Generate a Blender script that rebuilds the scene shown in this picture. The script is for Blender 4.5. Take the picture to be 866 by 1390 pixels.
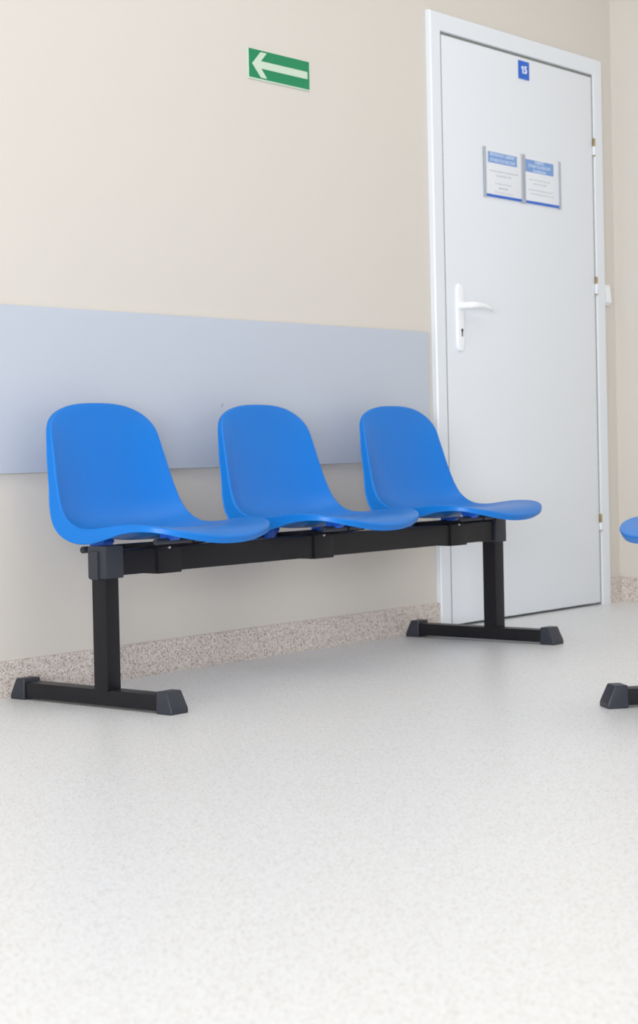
import bpy, bmesh, math, random
from mathutils import Vector, Matrix
random.seed(7)
S = bpy.context.scene
COL = S.collection
for o in list(bpy.data.objects): bpy.data.objects.remove(o)

# ------------------------------------------------------------------ camera
YAW, PITCH, ROLL = 0.887040463, -0.0154570624, -0.0211732819
CAMPOS = Vector((-5.00840157, -3.51592749, 0.60919946))
FPX = 2433.59447
f = Vector((math.sin(YAW)*math.cos(PITCH), math.cos(YAW)*math.cos(PITCH), math.sin(PITCH)))
r0 = Vector((math.cos(YAW), -math.sin(YAW), 0)); u0 = r0.cross(f)
r = r0*math.cos(ROLL) + u0*math.sin(ROLL)
u = -r0*math.sin(ROLL) + u0*math.cos(ROLL)
cd = bpy.data.cameras.new('camera'); cam = bpy.data.objects.new('camera', cd); COL.objects.link(cam)
M = Matrix((r, u, -f)).transposed().to_4x4(); M.translation = CAMPOS
cam.matrix_world = M
cd.sensor_fit = 'HORIZONTAL'; cd.sensor_width = 24.0
cd.lens = FPX/866*24.0
cd.shift_y = -45/866
cd.clip_end = 100
cd.dof.use_dof = True; cd.dof.focus_distance = 4.3; cd.dof.aperture_fstop = 6.3
S.camera = cam

# ------------------------------------------------------------------ world, light, exposure
W = bpy.data.worlds.new('world'); S.world = W; W.use_nodes = True
W.node_tree.nodes['Background'].inputs[0].default_value = (0.97, 0.98, 1.0, 1)
W.node_tree.nodes['Background'].inputs[1].default_value = 0.5
def area(name, loc, target, sx, sy, power, color=(1,1,1)):
    l = bpy.data.lights.new(name, 'AREA'); l.shape = 'RECTANGLE'; l.size = sx; l.size_y = sy
    l.energy = power; l.color = color
    o = bpy.data.objects.new(name, l); COL.objects.link(o)
    o.location = loc
    o.rotation_euler = (Vector(target)-Vector(loc)).to_track_quat('-Z', 'Y').to_euler()
    return o
area('assumed_front_fill', (-2.6, -5.9, 1.25), (-1.0, 0, 0.7), 4.2, 2.0, 16, (0.98, 0.99, 1.0))  # assumed soft frontal light, an unseen area fill with no window built
area('assumed_left_fill', (-7.4, -4.2, 1.0), (-1, -0.8, 0.3), 3.2, 1.9, 330, (0.97, 0.985, 1.0))  # unseen fill added from the left to brighten left-facing edges, source assumed
area('overhead_fill', (-1.2, -1.9, 2.95), (-1.2, -1.9, 0), 4.0, 2.2, 34, (0.98, 0.99, 1.0))  # unseen overhead fill, added to lift the floor and seat tops
S.view_settings.view_transform = 'Standard'; S.view_settings.look = 'None'
S.view_settings.gamma = 1; S.view_settings.use_curve_mapping = False
S.view_settings.exposure = 0.0

# ------------------------------------------------------------------ materials
def lin(c):
    return tuple((v/12.92 if v <= .04045 else ((v+.055)/1.055)**2.4) for v in [x/255 for x in c]) + (1,)
def mat(name, rgb, rough=.5, spec=.5, metal=0, bump=0, bscale=200, var=0, vscale=3, coat=0):
    m = bpy.data.materials.new(name); m.use_nodes = True
    nt = m.node_tree; b = nt.nodes['Principled BSDF']
    b.inputs['Base Color'].default_value = lin(rgb)
    b.inputs['Roughness'].default_value = rough
    b.inputs['Specular IOR Level'].default_value = spec
    b.inputs['Metallic'].default_value = metal
    if coat: b.inputs['Coat Weight'].default_value = coat
    tc = nt.nodes.new('ShaderNodeTexCoord')
    if bump:
        n = nt.nodes.new('ShaderNodeTexNoise'); n.inputs['Scale'].default_value = bscale; n.inputs['Detail'].default_value = 3
        nt.links.new(tc.outputs['Object'], n.inputs['Vector'])
        bp = nt.nodes.new('ShaderNodeBump'); bp.inputs['Strength'].default_value = bump; bp.inputs['Distance'].default_value = .001
        nt.links.new(n.outputs['Fac'], bp.inputs['Height']); nt.links.new(bp.outputs['Normal'], b.inputs['Normal'])
    if var:
        n = nt.nodes.new('ShaderNodeTexNoise'); n.inputs['Scale'].default_value = vscale; n.inputs['Detail'].default_value = 4
        nt.links.new(tc.outputs['Object'], n.inputs['Vector'])
        mx = nt.nodes.new('ShaderNodeMix'); mx.data_type = 'RGBA'
        a = lin(rgb); mx.inputs['A'].default_value = tuple(v*(1-var) for v in a[:3])+(1,)
        mx.inputs['B'].default_value = tuple(min(1, v*(1+var)) for v in a[:3])+(1,)
        nt.links.new(n.outputs['Fac'], mx.inputs['Factor']); nt.links.new(mx.outputs['Result'], b.inputs['Base Color'])
    return m
def terrazzo(name, base, chips, scale, amount, rough, bump=.05):
    """cast stone: pale matrix with small coloured chips"""
    m = bpy.data.materials.new(name); m.use_nodes = True
    nt = m.node_tree; b = nt.nodes['Principled BSDF']; L = nt.links
    tc = nt.nodes.new('ShaderNodeTexCoord')
    v = nt.nodes.new('ShaderNodeTexVoronoi'); v.inputs['Scale'].default_value = scale; v.inputs['Randomness'].default_value = 1
    L.new(tc.outputs['Object'], v.inputs['Vector'])
    sep = nt.nodes.new('ShaderNodeSeparateColor'); L.new(v.outputs['Color'], sep.inputs['Color'])
    cr = nt.nodes.new('ShaderNodeValToRGB'); L.new(sep.outputs['Red'], cr.inputs['Fac'])
    cr.color_ramp.interpolation = 'CONSTANT'
    e = cr.color_ramp.elements
    e[0].position = 0; e[0].color = lin(base)
    pos = 1-amount
    e[1].position = pos; e[1].color = lin(chips[0])
    for i, c in enumerate(chips[1:]):
        k = e.new(pos + (1-pos)*(i+1)/len(chips)); k.color = lin(c)
    n = nt.nodes.new('ShaderNodeTexNoise'); n.inputs['Scale'].default_value = scale*.55; n.inputs['Detail'].default_value = 5
    L.new(tc.outputs['Object'], n.inputs['Vector'])
    r2 = nt.nodes.new('ShaderNodeValToRGB'); L.new(n.outputs['Fac'], r2.inputs['Fac'])
    r2.color_ramp.elements[0].position = .3; r2.color_ramp.elements[0].color = (.90, .90, .895, 1)
    r2.color_ramp.elements[1].position = .7; r2.color_ramp.elements[1].color = (1, 1, 1, 1)
    mx = nt.nodes.new('ShaderNodeMix'); mx.data_type = 'RGBA'; mx.blend_type = 'MULTIPLY'; mx.inputs['Factor'].default_value = 1
    L.new(cr.outputs['Color'], mx.inputs['A']); L.new(r2.outputs['Color'], mx.inputs['B'])
    L.new(mx.outputs['Result'], b.inputs['Base Color'])
    b.inputs['Roughness'].default_value = rough
    bp = nt.nodes.new('ShaderNodeBump'); bp.inputs['Strength'].default_value = bump; bp.inputs['Distance'].default_value = .001
    L.new(n.outputs['Fac'], bp.inputs['Height']); L.new(bp.outputs['Normal'], b.inputs['Normal'])
    return m

M_floor = terrazzo('floor_terrazzo', (230, 232, 236), [(224, 225, 227), (234, 236, 240), (218, 218, 219), (206, 204, 200)], 340, .38, .36, .02)
M_base = terrazzo('skirting_terrazzo', (212, 204, 199), [(202, 192, 185), (224, 219, 216), (190, 176, 167), (166, 150, 140)], 280, .55, .6, .2)
M_wall = mat('wall_paint', (210, 205, 198), .75, .3, bump=.08, bscale=160, var=.012, vscale=1.3)
M_ceil = mat('ceiling_paint', (214, 208, 196), .8)
M_panel = mat('laminate_blue_grey', (188, 196, 209), .42, .4, bump=.03, bscale=300)
M_white = mat('white_lacquer', (224, 229, 236), .35, .45, bump=.02, bscale=120)
M_trim = mat('white_trim', (224, 229, 236), .32, .45)
M_handle = mat('white_handle_enamel', (240, 243, 248), .25, .5)
M_gapshade = mat('gap_shade_grey', (128, 132, 128), .7)
M_hole = mat('dark_keyhole', (60, 55, 45), .6)
M_brass = mat('aged_brass', (150, 130, 85), .4, .5, .7)
M_blue = mat('blue_moulded_plastic', (12, 114, 202), .36, .33, bump=.06, bscale=700)
M_blued = mat('blue_plastic_lug', (22, 90, 200), .45, .4)
M_black = mat('black_powder_coat', (15, 15, 22), .42, .35, bump=.05, bscale=900)
M_cap = mat('grey_black_plastic', (44, 47, 57), .45, .45, bump=.08, bscale=500)
M_steel = mat('zinc_bolt', (200, 200, 200), .25, .5, .9)
M_green = mat('sign_green', (14, 130, 84), .45, .4)
M_signw = mat('sign_pale', (196, 214, 196), .45, .4)
M_sblue = mat('sign_blue', (28, 98, 200), .4, .4)
M_lblue = mat('pale_blue_print', (118, 155, 212), .5)
M_paper = mat('paper_insert', (226, 230, 237), .5)
M_alu = mat('aluminium_rail', (172, 178, 188), .4, .5, .15)
M_ink = mat('grey_ink', (182, 186, 194), .6)
M_txt = mat('white_lettering', (238, 242, 248), .5)
M_txtl = mat('pale_lettering', (196, 214, 238), .5)

# ------------------------------------------------------------------ helpers
def box(bm, x0, x1, y0, y1, z0, z1, bev=0, seg=2):
    v = [bm.verts.new((x, y, z)) for x in (x0, x1) for y in (y0, y1) for z in (z0, z1)]
    F = [bm.faces.new([v[i] for i in q]) for q in ((0,1,3,2),(4,6,7,5),(0,4,5,1),(2,3,7,6),(0,2,6,4),(1,5,7,3))]
    if bev:
        es = list({e for fc in F for e in fc.edges})
        bmesh.ops.bevel(bm, geom=es, offset=bev, segments=seg, profile=.7, affect='EDGES')
def hull(bm, pts, bev=0):
    tmp = bmesh.new()
    vs = [tmp.verts.new(p) for p in pts]
    bmesh.ops.convex_hull(tmp, input=vs)
    bmesh.ops.dissolve_limit(tmp, angle_limit=.02, verts=tmp.verts[:], edges=tmp.edges[:])
    if bev: bmesh.ops.bevel(tmp, geom=tmp.edges[:], offset=bev, segments=3, profile=.6, affect='EDGES')
    me = bpy.data.meshes.new('tmp'); tmp.to_mesh(me); tmp.free(); bm.from_mesh(me); bpy.data.meshes.remove(me)
def cyl(bm, p, q, rad, n=24, rad2=None, bev=0):
    p, q = Vector(p), Vector(q); d = q-p
    rot = d.to_track_quat('Z', 'Y').to_matrix().to_4x4(); rot.translation = (p+q)/2
    res = bmesh.ops.create_cone(bm, cap_ends=True, segments=n, radius1=rad, radius2=rad if rad2 is None else rad2, depth=d.length, matrix=rot)
    if bev:
        es = [e for e in {e for v in res['verts'] for e in v.link_edges} if e.calc_face_angle(0) > 1]
        bmesh.ops.bevel(bm, geom=es, offset=bev, segments=2, profile=.6, affect='EDGES')
def prism(bm, poly, ax, a, b):
    """extrude a 2D polygon along axis ax ('x': poly is (y,z); 'y': poly is (x,z))"""
    def P(c, t): return (t, c[0], c[1]) if ax == 'x' else (c[0], t, c[1])
    A = [bm.verts.new(P(c, a)) for c in poly]; B = [bm.verts.new(P(c, b)) for c in poly]
    n = len(poly); bm.faces.new(A); bm.faces.new(B[::-1])
    for i in range(n): bm.faces.new((A[i], B[i], B[(i+1) % n], A[(i+1) % n]))
def obj(name, bm, m, parent=None, smooth=True, angle=35):
    bmesh.ops.recalc_face_normals(bm, faces=bm.faces[:])
    me = bpy.data.meshes.new(name); bm.to_mesh(me); bm.free()
    me.materials.append(m)
    if smooth: me.shade_smooth(); me.set_sharp_from_angle(angle=math.radians(angle))
    o = bpy.data.objects.new(name, me); COL.objects.link(o)
    if parent: o.parent = parent
    return o
def one(name, m, parent, *a, bev=0, **k):
    bm = bmesh.new(); box(bm, *a, bev=bev); return obj(name, bm, m, parent, **k)
def tag(o, label=None, cat=None, group=None, kind=None):
    if label: o['label'] = label
    if cat: o['category'] = cat
    if group: o['group'] = group
    if kind: o['kind'] = kind
    return o
def text_bm(s, size, x, y, z, align='CENTER', bold=0, depth=.0006):
    """lettering lying in a plane facing -Y, as mesh geometry"""
    c = bpy.data.curves.new('t', 'FONT'); c.body = s; c.size = size; c.align_x = align; c.align_y = 'CENTER'
    c.offset = bold; c.extrude = depth; c.resolution_u = 3
    o = bpy.data.objects.new('t', c); COL.objects.link(o)
    bpy.context.view_layer.update()
    me = bpy.data.meshes.new_from_object(o.evaluated_get(bpy.context.evaluated_depsgraph_get()))
    bpy.data.objects.remove(o); bpy.data.curves.remove(c)
    me.transform(Matrix.Translation((x, y, z)) @ Matrix.Rotation(math.pi/2, 4, 'X'))
    return me

# ------------------------------------------------------------------ setting
XL, XC, YF, ZC = -7.5, 1.155, -7.0, 3.0
bm = bmesh.new(); box(bm, XL, XC+.12, YF, .30, -.1, 0); tag(obj('floor', bm, M_floor, smooth=False), kind='structure')
# back wall with its door opening, unseen slab added behind to keep the gap dark
bm = bmesh.new()
box(bm, XL, -.045, 0, .12, 0, ZC)
box(bm, 1.015, XC+.12, 0, .12, 0, ZC)
box(bm, -.045, 1.015, 0, .12, 2.045, ZC)
box(bm, -.2, XC+.12, .20, .26, 0, 2.3)
tag(obj('wall_back', bm, M_wall, smooth=False), kind='structure')
bm = bmesh.new(); box(bm, XC, XC+.12, YF, 0, 0, ZC); tag(obj('wall_right', bm, M_wall, smooth=False), kind='structure')

bm = bmesh.new(); box(bm, XL, XC+.12, YF, .26, ZC, ZC+.1); tag(obj('ceiling', bm, M_ceil, smooth=False), kind='structure')

def skirt(name, prof, ax, a, b):
    bm = bmesh.new(); prism(bm, prof, ax, a, b)
    return tag(obj(name, bm, M_base), kind='structure')
def skp(s=-1, z=.090):   # coved terrazzo skirting section (distance from wall, height)
    return [(0, z), (s*.010, z), (s*.013, z-.004), (s*.013, .018), (s*.017, .008), (s*.026, .001), (s*.026, 0), (0, 0)]
skirt('baseboard_back', skp(), 'x', XL, -.078)
skirt('baseboard_back_right', skp(z=.094), 'x', 1.048, XC)
bm = bmesh.new(); prism(bm, [(XC+d, z) for d, z in skp(z=.094)], 'y', YF, -.0)
tag(obj('baseboard_right', bm, M_base), kind='structure')

# door casing: three mitred boards with rounded faces
def casing():
    # section across width: (t = 0 outer .. 1 inner, y)
    xo0, xo1, zo = -.077, 1.049, 2.083
    xi0, xi1, zi = -.018, .986, 2.020
    sec = [(0, 0), (0, -.016), (.05, -.020), (.93, -.020), (.985, -.018), (1.0, -.014), (1.0, .10)]
    bm = bmesh.new(); rows = []
    for t, y in sec:
        a = xo0+(xi0-xo0)*t; b = xo1+(xi1-xo1)*t; z = zo+(zi-zo)*t
        rows.append([bm.verts.new(p) for p in ((a, y, 0), (a, y, z), (b, y, z), (b, y, 0))])
    for i in range(len(rows)-1):
        for k in range(3): bm.faces.new((rows[i][k], rows[i][k+1], rows[i+1][k+1], rows[i+1][k]))
    return bm
tag(obj('trim_1', casing(), M_trim, angle=25), kind='structure')

# grey strips round the leaf, coloured as the shade in the gap
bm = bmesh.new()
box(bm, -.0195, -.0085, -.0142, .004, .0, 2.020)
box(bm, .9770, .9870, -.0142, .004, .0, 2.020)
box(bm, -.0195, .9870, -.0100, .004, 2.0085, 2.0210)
tag(obj('gap_shade_trim', bm, M_gapshade, smooth=False), kind='structure')
# door leaf
YD = -.015
bm = bmesh.new(); box(bm, -.0095, .978, YD, .028, .009, 2.010, bev=.002)
door = tag(obj('door_1', bm, M_white), kind='structure')
# handle: long plate, lever, keyhole
bm = bmesh.new()
n = 14; poly = []
hx, hw, z0, z1 = .064, .0175, .940, 1.172
for k in range(n+1):
    a = math.pi*k/n; poly.append((hx+hw*math.cos(a), z1-hw+hw*math.sin(a)))
for k in range(n+1):
    a = math.pi+math.pi*k/n; poly.append((hx+hw*math.cos(a), z0+hw+hw*math.sin(a)))
prism(bm, poly, 'y', YD+.002, YD-.010)
fr = [e for e in bm.edges if all(abs(v.co.y-(YD-.010)) < 1e-5 for v in e.verts)]
bmesh.ops.bevel(bm, geom=fr, offset=.005, segments=3, profile=.6, affect='EDGES')
plate = obj('handle_plate', bm, M_handle, door)
bm = bmesh.new()
cyl(bm, (hx, YD-.008, 1.096), (hx, YD-.022, 1.096), .0125, 24, bev=.001)
path = [((hx, YD-.018, 1.096), .0095), ((hx, YD-.040, 1.096), .0095), ((hx+.006, YD-.051, 1.096), .0095), ((hx+.020, YD-.056, 1.096), .0095),
        ((hx+.05, YD-.057, 1.097), .0085), ((hx+.085, YD-.056, 1.096), .0078), ((hx+.115, YD-.053, 1.090), .0072), ((hx+.130, YD-.050, 1.085), .0062), ((hx+.134, YD-.049, 1.083), .003)]
prev = None
for i, (p, rad) in enumerate(path):
    p = Vector(p)
    d = (Vector(path[min(i+1, len(path)-1)][0])-Vector(path[max(i-1, 0)][0])).normalized()
    up = Vector((0, 0, 1)); side = d.cross(up).normalized(); up = side.cross(d)
    ring = [bm.verts.new(p+side*math.cos(a)*rad*.75+up*math.sin(a)*rad*1.15) for a in [2*math.pi*k/16 for k in range(16)]]
    if prev:
        for k in range(16): bm.faces.new((prev[k], prev[(k+1) % 16], ring[(k+1) % 16], ring[k]))
    else: bm.faces.new(ring)
    prev = ring
bm.faces.new(prev[::-1])
obj('lever', bm, M_handle, plate)
bm = bmesh.new()
cyl(bm, (hx+.004, YD-.009, 1.012), (hx+.004, YD-.0112, 1.012), .0058, 20)
box(bm, hx+.0012, hx+.0068, YD-.0112, YD-.009, .991, 1.012)
tag(obj('keyhole', bm, M_hole, plate), 'dark keyhole below the lever')
# hinges in the gap on the right
for (za, zb, dark) in ((1.715, 1.775, .45), (1.187, 1.248, .38), (.285, .342, .5)):
    bm = bmesh.new(); cyl(bm, (.983, -.019, za), (.983, -.019, zb-(zb-za)*dark), .0062, 18, bev=.001)
    h = obj('hinge', bm, M_trim, door)
    bm = bmesh.new(); cyl(bm, (.983, -.0195, zb-(zb-za)*dark), (.983, -.0195, zb+.004), .0050, 18, bev=.0015)
    cyl(bm, (.983, -.0195, za-.004), (.983, -.0195, za+.003), .0055, 18)
    tag(obj('hinge_pin', bm, M_brass, h), 'brass hinge pin')

# ------------------------------------------------------------------ wall board
bm = bmesh.new(); box(bm, XL+.3, -.118, -.016, 0, .569, 1.000, bev=.0012)
panel = tag(obj('wall_protection_board', bm, M_panel), 'long blue-grey laminate bumper board on the wall behind the blue chairs', 'wall board')
for x, z in ((-1.152, .749), (-3.1, .749), (-2.2, .93)):
    if x == -2.2: continue
    bm = bmesh.new(); cyl(bm, (x, -.014, z), (x, -.0185, z), .0062, 20, .0045)
    box(bm, x-.004, x+.004, -.0190, -.0180, z-.0006, z+.0006)
    tag(obj('screw', bm, M_alu, panel), 'small grey screw head')

# ------------------------------------------------------------------ signs
sg = tag(bpy.data.objects.new('direction_sign', None), 'green rectangular wall sign with a pale arrow pointing left', 'sign')
COL.objects.link(sg); sg.location = (-.846, 0, 1.766)
x0, x1, z0, z1 = -.1435, .1435, -.0455, .0455
one('sign_board', M_signw, sg, x0, x1, -.004, 0, z0, z1, bev=.0006)
one('green_field', M_green, sg, x0+.003, x1-.003, -.0046, -.0035, z0+.0045, z1-.0015)
bm = bmesh.new()
ar = [(-.127, 0), (-.088, .0385), (-.060, .0385), (-.086, .0118), (.131, .0118), (.131, -.0105), (-.086, -.0105), (-.060, -.0375), (-.088, -.0375)]
fs = []
for yy in (-.0044, -.0052):
    vv = [bm.verts.new((a, yy, b+.0005)) for a, b in ar]; fs.append(vv)
    ix = [(0, 1, 2, 3), (0, 3, 6), (0, 6, 7, 8), (3, 4, 5, 6)]
    for q in ix: bm.faces.new([vv[i] for i in (q if yy > -.005 else q[::-1])])
for i in range(9): bm.faces.new((fs[0][i], fs[0][(i+1) % 9], fs[1][(i+1) % 9], fs[1][i]))
tag(obj('arrow', bm, M_signw, sg, smooth=False), 'pale arrow pointing left')

ns = tag(bpy.data.objects.new('room_number_sign', None), 'small blue sign reading 15 at the top of the white door', 'sign')
COL.objects.link(ns); ns.location = (.503, YD, 1.966)
one('number_board', M_sblue, ns, -.0345, .0345, -.003, 0, -.033, .032, bev=.0006)
bm = bmesh.new()
me = text_bm('5', .037, .0085, -.0032, -.0005, bold=.0011); me.transform(Matrix.Diagonal((1.12, 1, 1, 1))); bm.from_mesh(me)
for q in ([(-.0115, -.0135), (-.0055, -.0135), (-.0055, .0130), (-.0115, .0130)], [(-.0115, .0130), (-.0180, .0085), (-.0180, .0035), (-.0115, .0068)]):
    prism(bm, q, 'y', -.0026, -.0038)
me = bpy.data.meshes.new('number'); bm.to_mesh(me); bm.free()
me.materials.append(M_txt); t = bpy.data.objects.new('number', me); COL.objects.link(t); t.parent = ns

def door_plate(xc, w, lab, heads, hz, rows):
    e = tag(bpy.data.objects.new('name_plate', None), lab, 'name plate', 'name plates on the white door')
    COL.objects.link(e); e.location = (xc, YD, 1.572)
    h = w/2; zt, zb = .0855, -.0835
    one('plate_back', M_paper, e, -h, h, -.004, 0, zb, zt, bev=.0005)
    for s in (-1, 1):
        bm = bmesh.new(); a, b = sorted((s*h, s*(h-.011)))
        box(bm, a, b, -.008, 0, zb-.003, zt+.003, bev=.0018)
        obj('side_rail', bm, M_alu, e)
    one('blue_strip', M_sblue, e, -h+.011, h-.011, -.0052, -.0035, zb, zb+.0095)
    ht, hb, hl, hr = hz
    one('heading_field', M_lblue, e, hl, hr, -.0046, -.0035, hb, ht)
    k = len(heads); bm = bmesh.new()
    for i, (s, sz) in enumerate(heads):
        me = text_bm(s, sz, (hl+hr)/2, -.0047, ht-(ht-hb)*(i+.62-.12)/k, bold=.0003)
        bm.from_mesh(me); bpy.data.meshes.remove(me)
    obj('heading_text', bm, M_txtl, e, smooth=False)
    bm = bmesh.new()
    for (z, xa, xb, th) in rows:       # illegible small print: word-shaped runs of marks
        x = xa
        while x < xb:
            wd = random.uniform(.008, .022); xe = min(x+wd, xb)
            while x < xe:
                lw = random.uniform(.0012, .0024)
                box(bm, x, x+lw, -.0045, -.0038, z-th*random.uniform(.35, .6), z+th*random.uniform(.35, .6)); x += lw+.0011
            x += .004
    tag(obj('small_print', bm, M_ink, e, smooth=False), kind='stuff')
door_plate(.354, .252, 'left one of the two framed name plates on the white door, two-line blue heading',
           [('PRYWATNY GABINET', .0165), ('STOMATOLOGICZNY', .0165)], (.075, .037, -.098, .087),
           [(.009, -.09, .098, .004), (-.006, -.045, .05, .004), (-.034, -.055, .05, .0035), (-.049, -.032, .028, .006), (-.064, -.06, .058, .003)])
door_plate(.608, .252, 'right one of the two framed name plates on the white door, three-line blue heading',
           [('GABINET', .0155), ('STOMATOLOGICZNY', .0155), ('Specjalistyczny', .015)], (.075, .030, -.112, .080),
           [(.004, -.085, .055, .0035), (-.010, -.06, .035, .0035), (-.033, -.09, .07, .0035), (-.047, -.08, .075, .0035)])

# light switch by the door, partly behind the casing
sw = tag(bpy.data.objects.new('light_switch', None), 'small white light switch on the wall right of the door frame', 'light switch')
COL.objects.link(sw); sw.location = (1.078, 0, 1.188)
bm = bmesh.new(); box(bm, -.026, .028, -.009, 0, -.040, .040, bev=.003); obj('switch_plate', bm, M_trim, sw)
bm = bmesh.new(); prism(bm, [(-.008, .030), (-.012, .030), (-.018, -.026), (-.016, -.030), (-.008, -.030)], 'x', -.020, .021)
obj('rocker', bm, M_handle, sw)

# ------------------------------------------------------------------ bench
PROF = [(-.138,.743,.185,.000,.009),(-.150,.712,.185,.009,.011),(-.166,.670,.187,.020,.016),(-.183,.610,.195,.028,.023),
        (-.201,.545,.204,.034,.026),(-.221,.490,.213,.038,.035),(-.245,.457,.218,.038,.042),(-.285,.436,.219,.036,.040),
        (-.335,.432,.219,.031,.037),(-.385,.437,.218,.027,.031),(-.440,.443,.216,.020,.023),(-.500,.443,.214,.013,.017),
        (-.547,.437,.208,.007,.014),(-.586,.425,.200,.003,.016),(-.609,.409,.190,.000,.018)]
def seat_mesh():
    # resample the profile with Catmull-Rom, parameter = length
    P = PROF; fine = []
    for i in range(len(P)-1):
        p0, p1, p2, p3 = P[max(i-1, 0)], P[i], P[i+1], P[min(i+2, len(P)-1)]
        for k in range(12):
            t = k/12
            fine.append([.5*((2*p1[j])+(-p0[j]+p2[j])*t+(2*p0[j]-5*p1[j]+4*p2[j]-p3[j])*t*t+(-p0[j]+3*p1[j]-3*p2[j]+p3[j])*t**3) for j in range(5)])
    fine.append(list(P[-1]))
    Ls = [0]
    for a, b in zip(fine, fine[1:]): Ls.append(Ls[-1]+math.hypot(a[0]-b[0], a[1]-b[1]))
    T = Ls[-1]
    def at(s):
        s = max(0, min(T, s)); lo = 0
        import bisect
        lo = min(max(bisect.bisect_right(Ls, s)-1, 0), len(fine)-2)
        q = (s-Ls[lo])/(Ls[lo+1]-Ls[lo])
        return [fine[lo][j]*(1-q)+fine[lo+1][j]*q for j in range(5)]
    def frame(s):
        a, b = at(s-.012), at(s+.012); d = Vector((0, b[0]-a[0], b[1]-a[1])).normalized()
        return d, Vector((0, d.z, -d.y)) if False else Vector((0, d.z, -d.y))
    def nrm(d): # normal towards the sitter (front / up)
        n = Vector((0, d.z, -d.y))
        return n if (n.z > 0 or n.y < 0) and (n.z - n.y) > 0 else -n
    a1, n1, a2, n2 = .095, 2.65, .125, 2.2
    out = []    # right half of the outline, top centre to front centre
    K = 26
    for k in range(K):
        th = math.pi/2*(1-k/K); s = a1*(1-math.sin(th)**(2/n1)); out.append((at(s)[2]*math.cos(th)**(2/n1) if k else 0, s))
    mid = 56
    for k in range(mid):
        s = a1+(T-a1-a2)*k/mid; out.append((at(s)[2], s))
    for k in range(K+1):
        th = math.pi/2*k/K; s = T-a2+a2*math.sin(th)**(2/n2); out.append((at(s)[2]*max(0, math.cos(th))**(2/n2) if k < K else 0, s))
    loop = out + [(-x, s) for x, s in out[-2:0:-1]]
    N = len(loop); sc = .36
    def point(x, s, lift=0):
        p = at(s); d, _ = frame(s); n = nrm(d); w = p[2]
        t = min(1, abs(x)/w)
        h = -p[3]*(1-t**2.6)
        return Vector((x, p[0], p[1])) + n*(h+lift), d, n, p
    bm = bmesh.new(); rings = []
    fr = [.04+.96*(i/34)**.9 for i in range(35)]
    for q in fr:
        rings.append([bm.verts.new(point(x*q, sc+(s-sc)*q)[0]) for x, s in loop])
    c = bm.verts.new(point(0, sc)[0])
    # rim: rounded crest, then the flange folded back
    outn = []
    for i in range(N):
        a, b = loop[i-1], loop[(i+1) % N]; tx, ts = b[0]-a[0], b[1]-a[1]; l = math.hypot(tx, ts) or 1
        outn.append((ts/l, -tx/l))
    R = .0050
    for stage in range(9):
        ring = []
        for i, (x, s) in enumerate(loop):
            p, d, n, pr = point(x, s); o = Vector((1, 0, 0))*outn[i][0] + d*outn[i][1]
            if o.dot(Vector((x, 0, 0))+d*(s-sc)) < 0: o = -o
            fl = max(pr[4]-R, .003)
            if stage < 5:
                a = math.pi/2*(stage+1)/5; q = p + o*R*math.sin(a) - n*R*(1-math.cos(a))
            else:
                g = (stage-4)/4; q = p + o*(R+fl*.12*g) - n*(R+fl*g)
            ring.append(bm.verts.new(q))
        rings.append(ring)
    for a, b in zip(rings, rings[1:]):
        for i in range(N): bm.faces.new((a[i], a[(i+1) % N], b[(i+1) % N], b[i]))
    for i in range(N): bm.faces.new((c, rings[0][(i+1) % N], rings[0][i]))
    bmesh.ops.recalc_face_normals(bm, faces=bm.faces[:])
    if c.normal.z < 0: bmesh.ops.reverse_faces(bm, faces=bm.faces[:])
    # thickness
    bm.normal_update()
    inner = {v: bm.verts.new(v.co - v.normal*.0036) for v in list(bm.verts)}
    for fc in list(bm.faces): bm.faces.new([inner[v] for v in reversed(fc.verts)])
    last = rings[-1]
    for i in range(N): bm.faces.new((last[(i+1) % N], last[i], inner[last[i]], inner[last[(i+1) % N]]))
    me = bpy.data.meshes.new('seat'); bm.to_mesh(me); bm.free()
    me.materials.append(M_blue); me.shade_smooth()
    return me
SEAT = seat_mesh()

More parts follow.
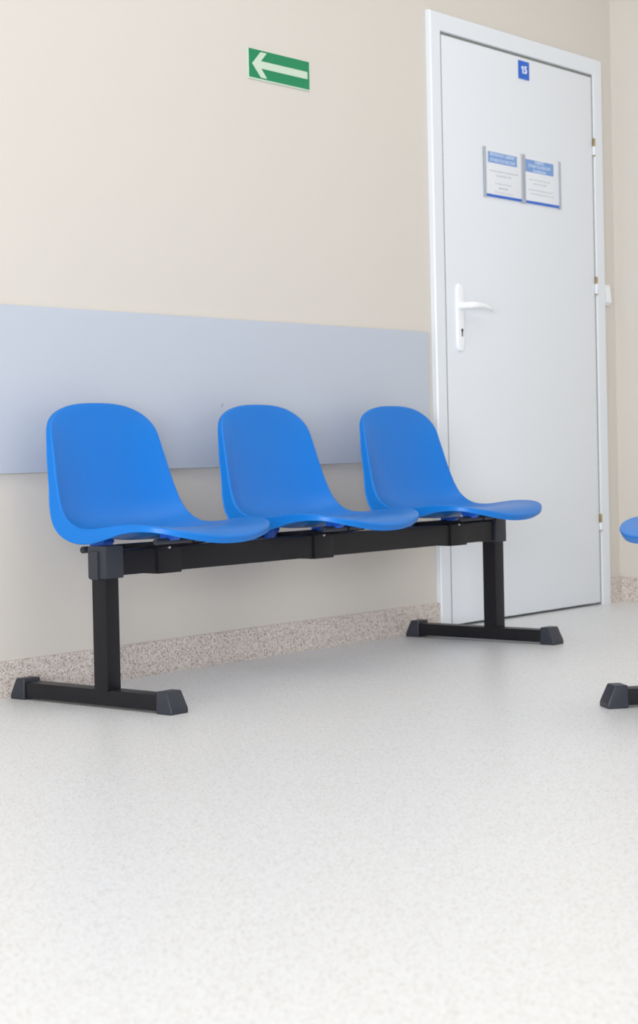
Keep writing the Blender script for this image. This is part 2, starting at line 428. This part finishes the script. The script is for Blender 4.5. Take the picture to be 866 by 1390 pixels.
def foot_cap(sgn, tip, x0, x1):
    """plastic shoe: sloped outer end, notch wraps the tube; tip = outer y, sgn = outward direction in y"""
    bm = bmesh.new(); i = tip - sgn*.050
    hull(bm, [(x, y, z) for x, y, z in ((x0-.005, i, 0), (x1+.005, i, 0), (x0-.005, tip, 0), (x1+.005, tip, 0), (x0-.005, tip, .012), (x1+.005, tip, .012),
              (x0-.003, i, .053), (x1+.003, i, .053), (x0-.002, tip-sgn*.019, .053), (x1+.002, tip-sgn*.019, .053))], bev=.0028)
    return obj('foot_cap', bm, M_cap, None)
CX = (-1.764, -1.127, -.484)
BX = (-1.822, -1.210, -.558)
def make_bench():
    root = bpy.data.objects.new('waiting_bench', None); COL.objects.link(root)
    ox, oy = -1.135, -.374
    root.location = (ox, oy, 0)
    parts = []
    def add(o, parent=root, sub=False):
        o.parent = parent
        return o
    # beam
    bm = bmesh.new(); box(bm, -1.950, -.300, -.395, -.353, .318, .378, bev=.002); add(obj('beam', bm, M_black))
    for (pa, pb, e) in ((-2.000, -1.956, -1), (-.315, -.267, 1)):
        bm = bmesh.new(); box(bm, pa, pb, -.396, -.349, .040, .36, bev=.0022); add(obj('post', bm, M_black))
        bm = bmesh.new()
        a, b = (pa-.004, pb+.010) if e < 0 else (pa-.003, pb+.005)
        box(bm, a, b, -.404, -.341, .313, .391, bev=.002)
        if e < 0: box(bm, a-.006, a+.002, -.380, -.352, .311, .379, bev=.0012)
        else: box(bm, b-.002, b+.006, -.380, -.352, .311, .379, bev=.0012)
        add(obj('corner_sleeve', bm, M_cap))
        fx0, fx1 = (-1.9965, -1.9485) if e < 0 else (-.314, -.266)
        bm = bmesh.new(); box(bm, fx0, fx1, -.57, -.085, .006, .044, bev=.0022)
        rail = add(obj('foot_rail', bm, M_black))
        add(foot_cap(-1, -.607, fx0, fx1), rail); add(foot_cap(1, -.045, fx0, fx1), rail)
    for cx, bx in zip(CX, BX):
        # clamp round the beam with arms to the two rods
        bm = bmesh.new(); box(bm, bx, bx+.084, -.4, -.348, .3135, .382, bev=.0018)
        for ax in (bx+.006, bx+.072):
            prism(bm, [(-.250, .372), (-.268, .364), (-.39, .376), (-.515, .392), (-.515, .402), (-.39, .388), (-.262, .383)], 'x', ax, ax+.006)
        br = add(obj('beam_bracket', bm, M_black))
        bm = bmesh.new()
        cyl(bm, (bx+.034, -.402, .3785), (bx+.034, -.4075, .3785), .0045, 6)
        add(tag(obj('bolt', bm, M_steel, None), 'small bright bolt head'), br)
        for (y, z, rr) in ((-.255, .3765, .0085), (-.507, .4005, .0075)):
            bm = bmesh.new()
            cyl(bm, (cx-.177, y, z), (cx+.177, y, z), rr, 24, bev=.0012)
            cyl(bm, (cx-.1785, y, z), (cx-.176, y, z), rr*.45, 12)
            add(obj('support_rod', bm, M_cap))
        st = bpy.data.objects.new('seat', SEAT); COL.objects.link(st); st.parent = root
        st.location = (cx, 0, 0)
        # moulded lugs that hold the shell on the rods
        for sx in (-1, 1):
            bm = bmesh.new()
            prism(bm, [(-.236, .402), (-.240, .372), (-.250, .366), (-.266, .366), (-.292, .395), (-.286, .412)], 'x', sx*.118-.018, sx*.118+.018)
            bmesh.ops.bevel(bm, geom=bm.edges[:], offset=.0015, segments=1, affect='EDGES')
            l = obj('mounting_lug', bm, M_blued, st)
            bm = bmesh.new()
            xm = sx*.118
            prism(bm, [(-.478, .428), (-.482, .408), (-.498, .402), (-.516, .402), (-.526, .410), (-.535, .428)], 'x', xm-.014, xm+.014)
            for k in range(3):
                y = -.530-.010*k
                prism(bm, [(y, .428), (y-.002, .411+.002*k), (y-.006, .411+.002*k), (y-.008, .428)], 'x', xm-.014, xm+.014)
            l = obj('mounting_lug', bm, M_blued, st)
    # shift children so the root sits on the floor under the beam
    for ch in root.children:
        ch.location = Vector(ch.location) - Vector((ox, oy, 0))
    return root
def copy_tree(o, parent=None):
    c = o.copy(); COL.objects.link(c)
    if parent: c.parent = parent
    for ch in list(o.children): copy_tree(ch, c)
    return c
b1 = make_bench()
tag(b1, 'bench of three joined blue plastic seats on a black beam along the wall', 'bench', 'blue waiting room benches')
b2 = copy_tree(b1)
tag(b2, 'blue bench cut off at right edge of the photo, foot and seat tip showing', 'bench', 'blue waiting room benches')
th = math.radians(-129.5)
tip = Vector((-2.0015, -.607, 0)) - Vector((-1.135, -.374, 0))
c, s = math.cos(th), math.sin(th)
b2.rotation_euler = (0, 0, th)
b2.location = (-1.360-(c*tip.x-s*tip.y), -1.374-(s*tip.x+c*tip.y), 0)
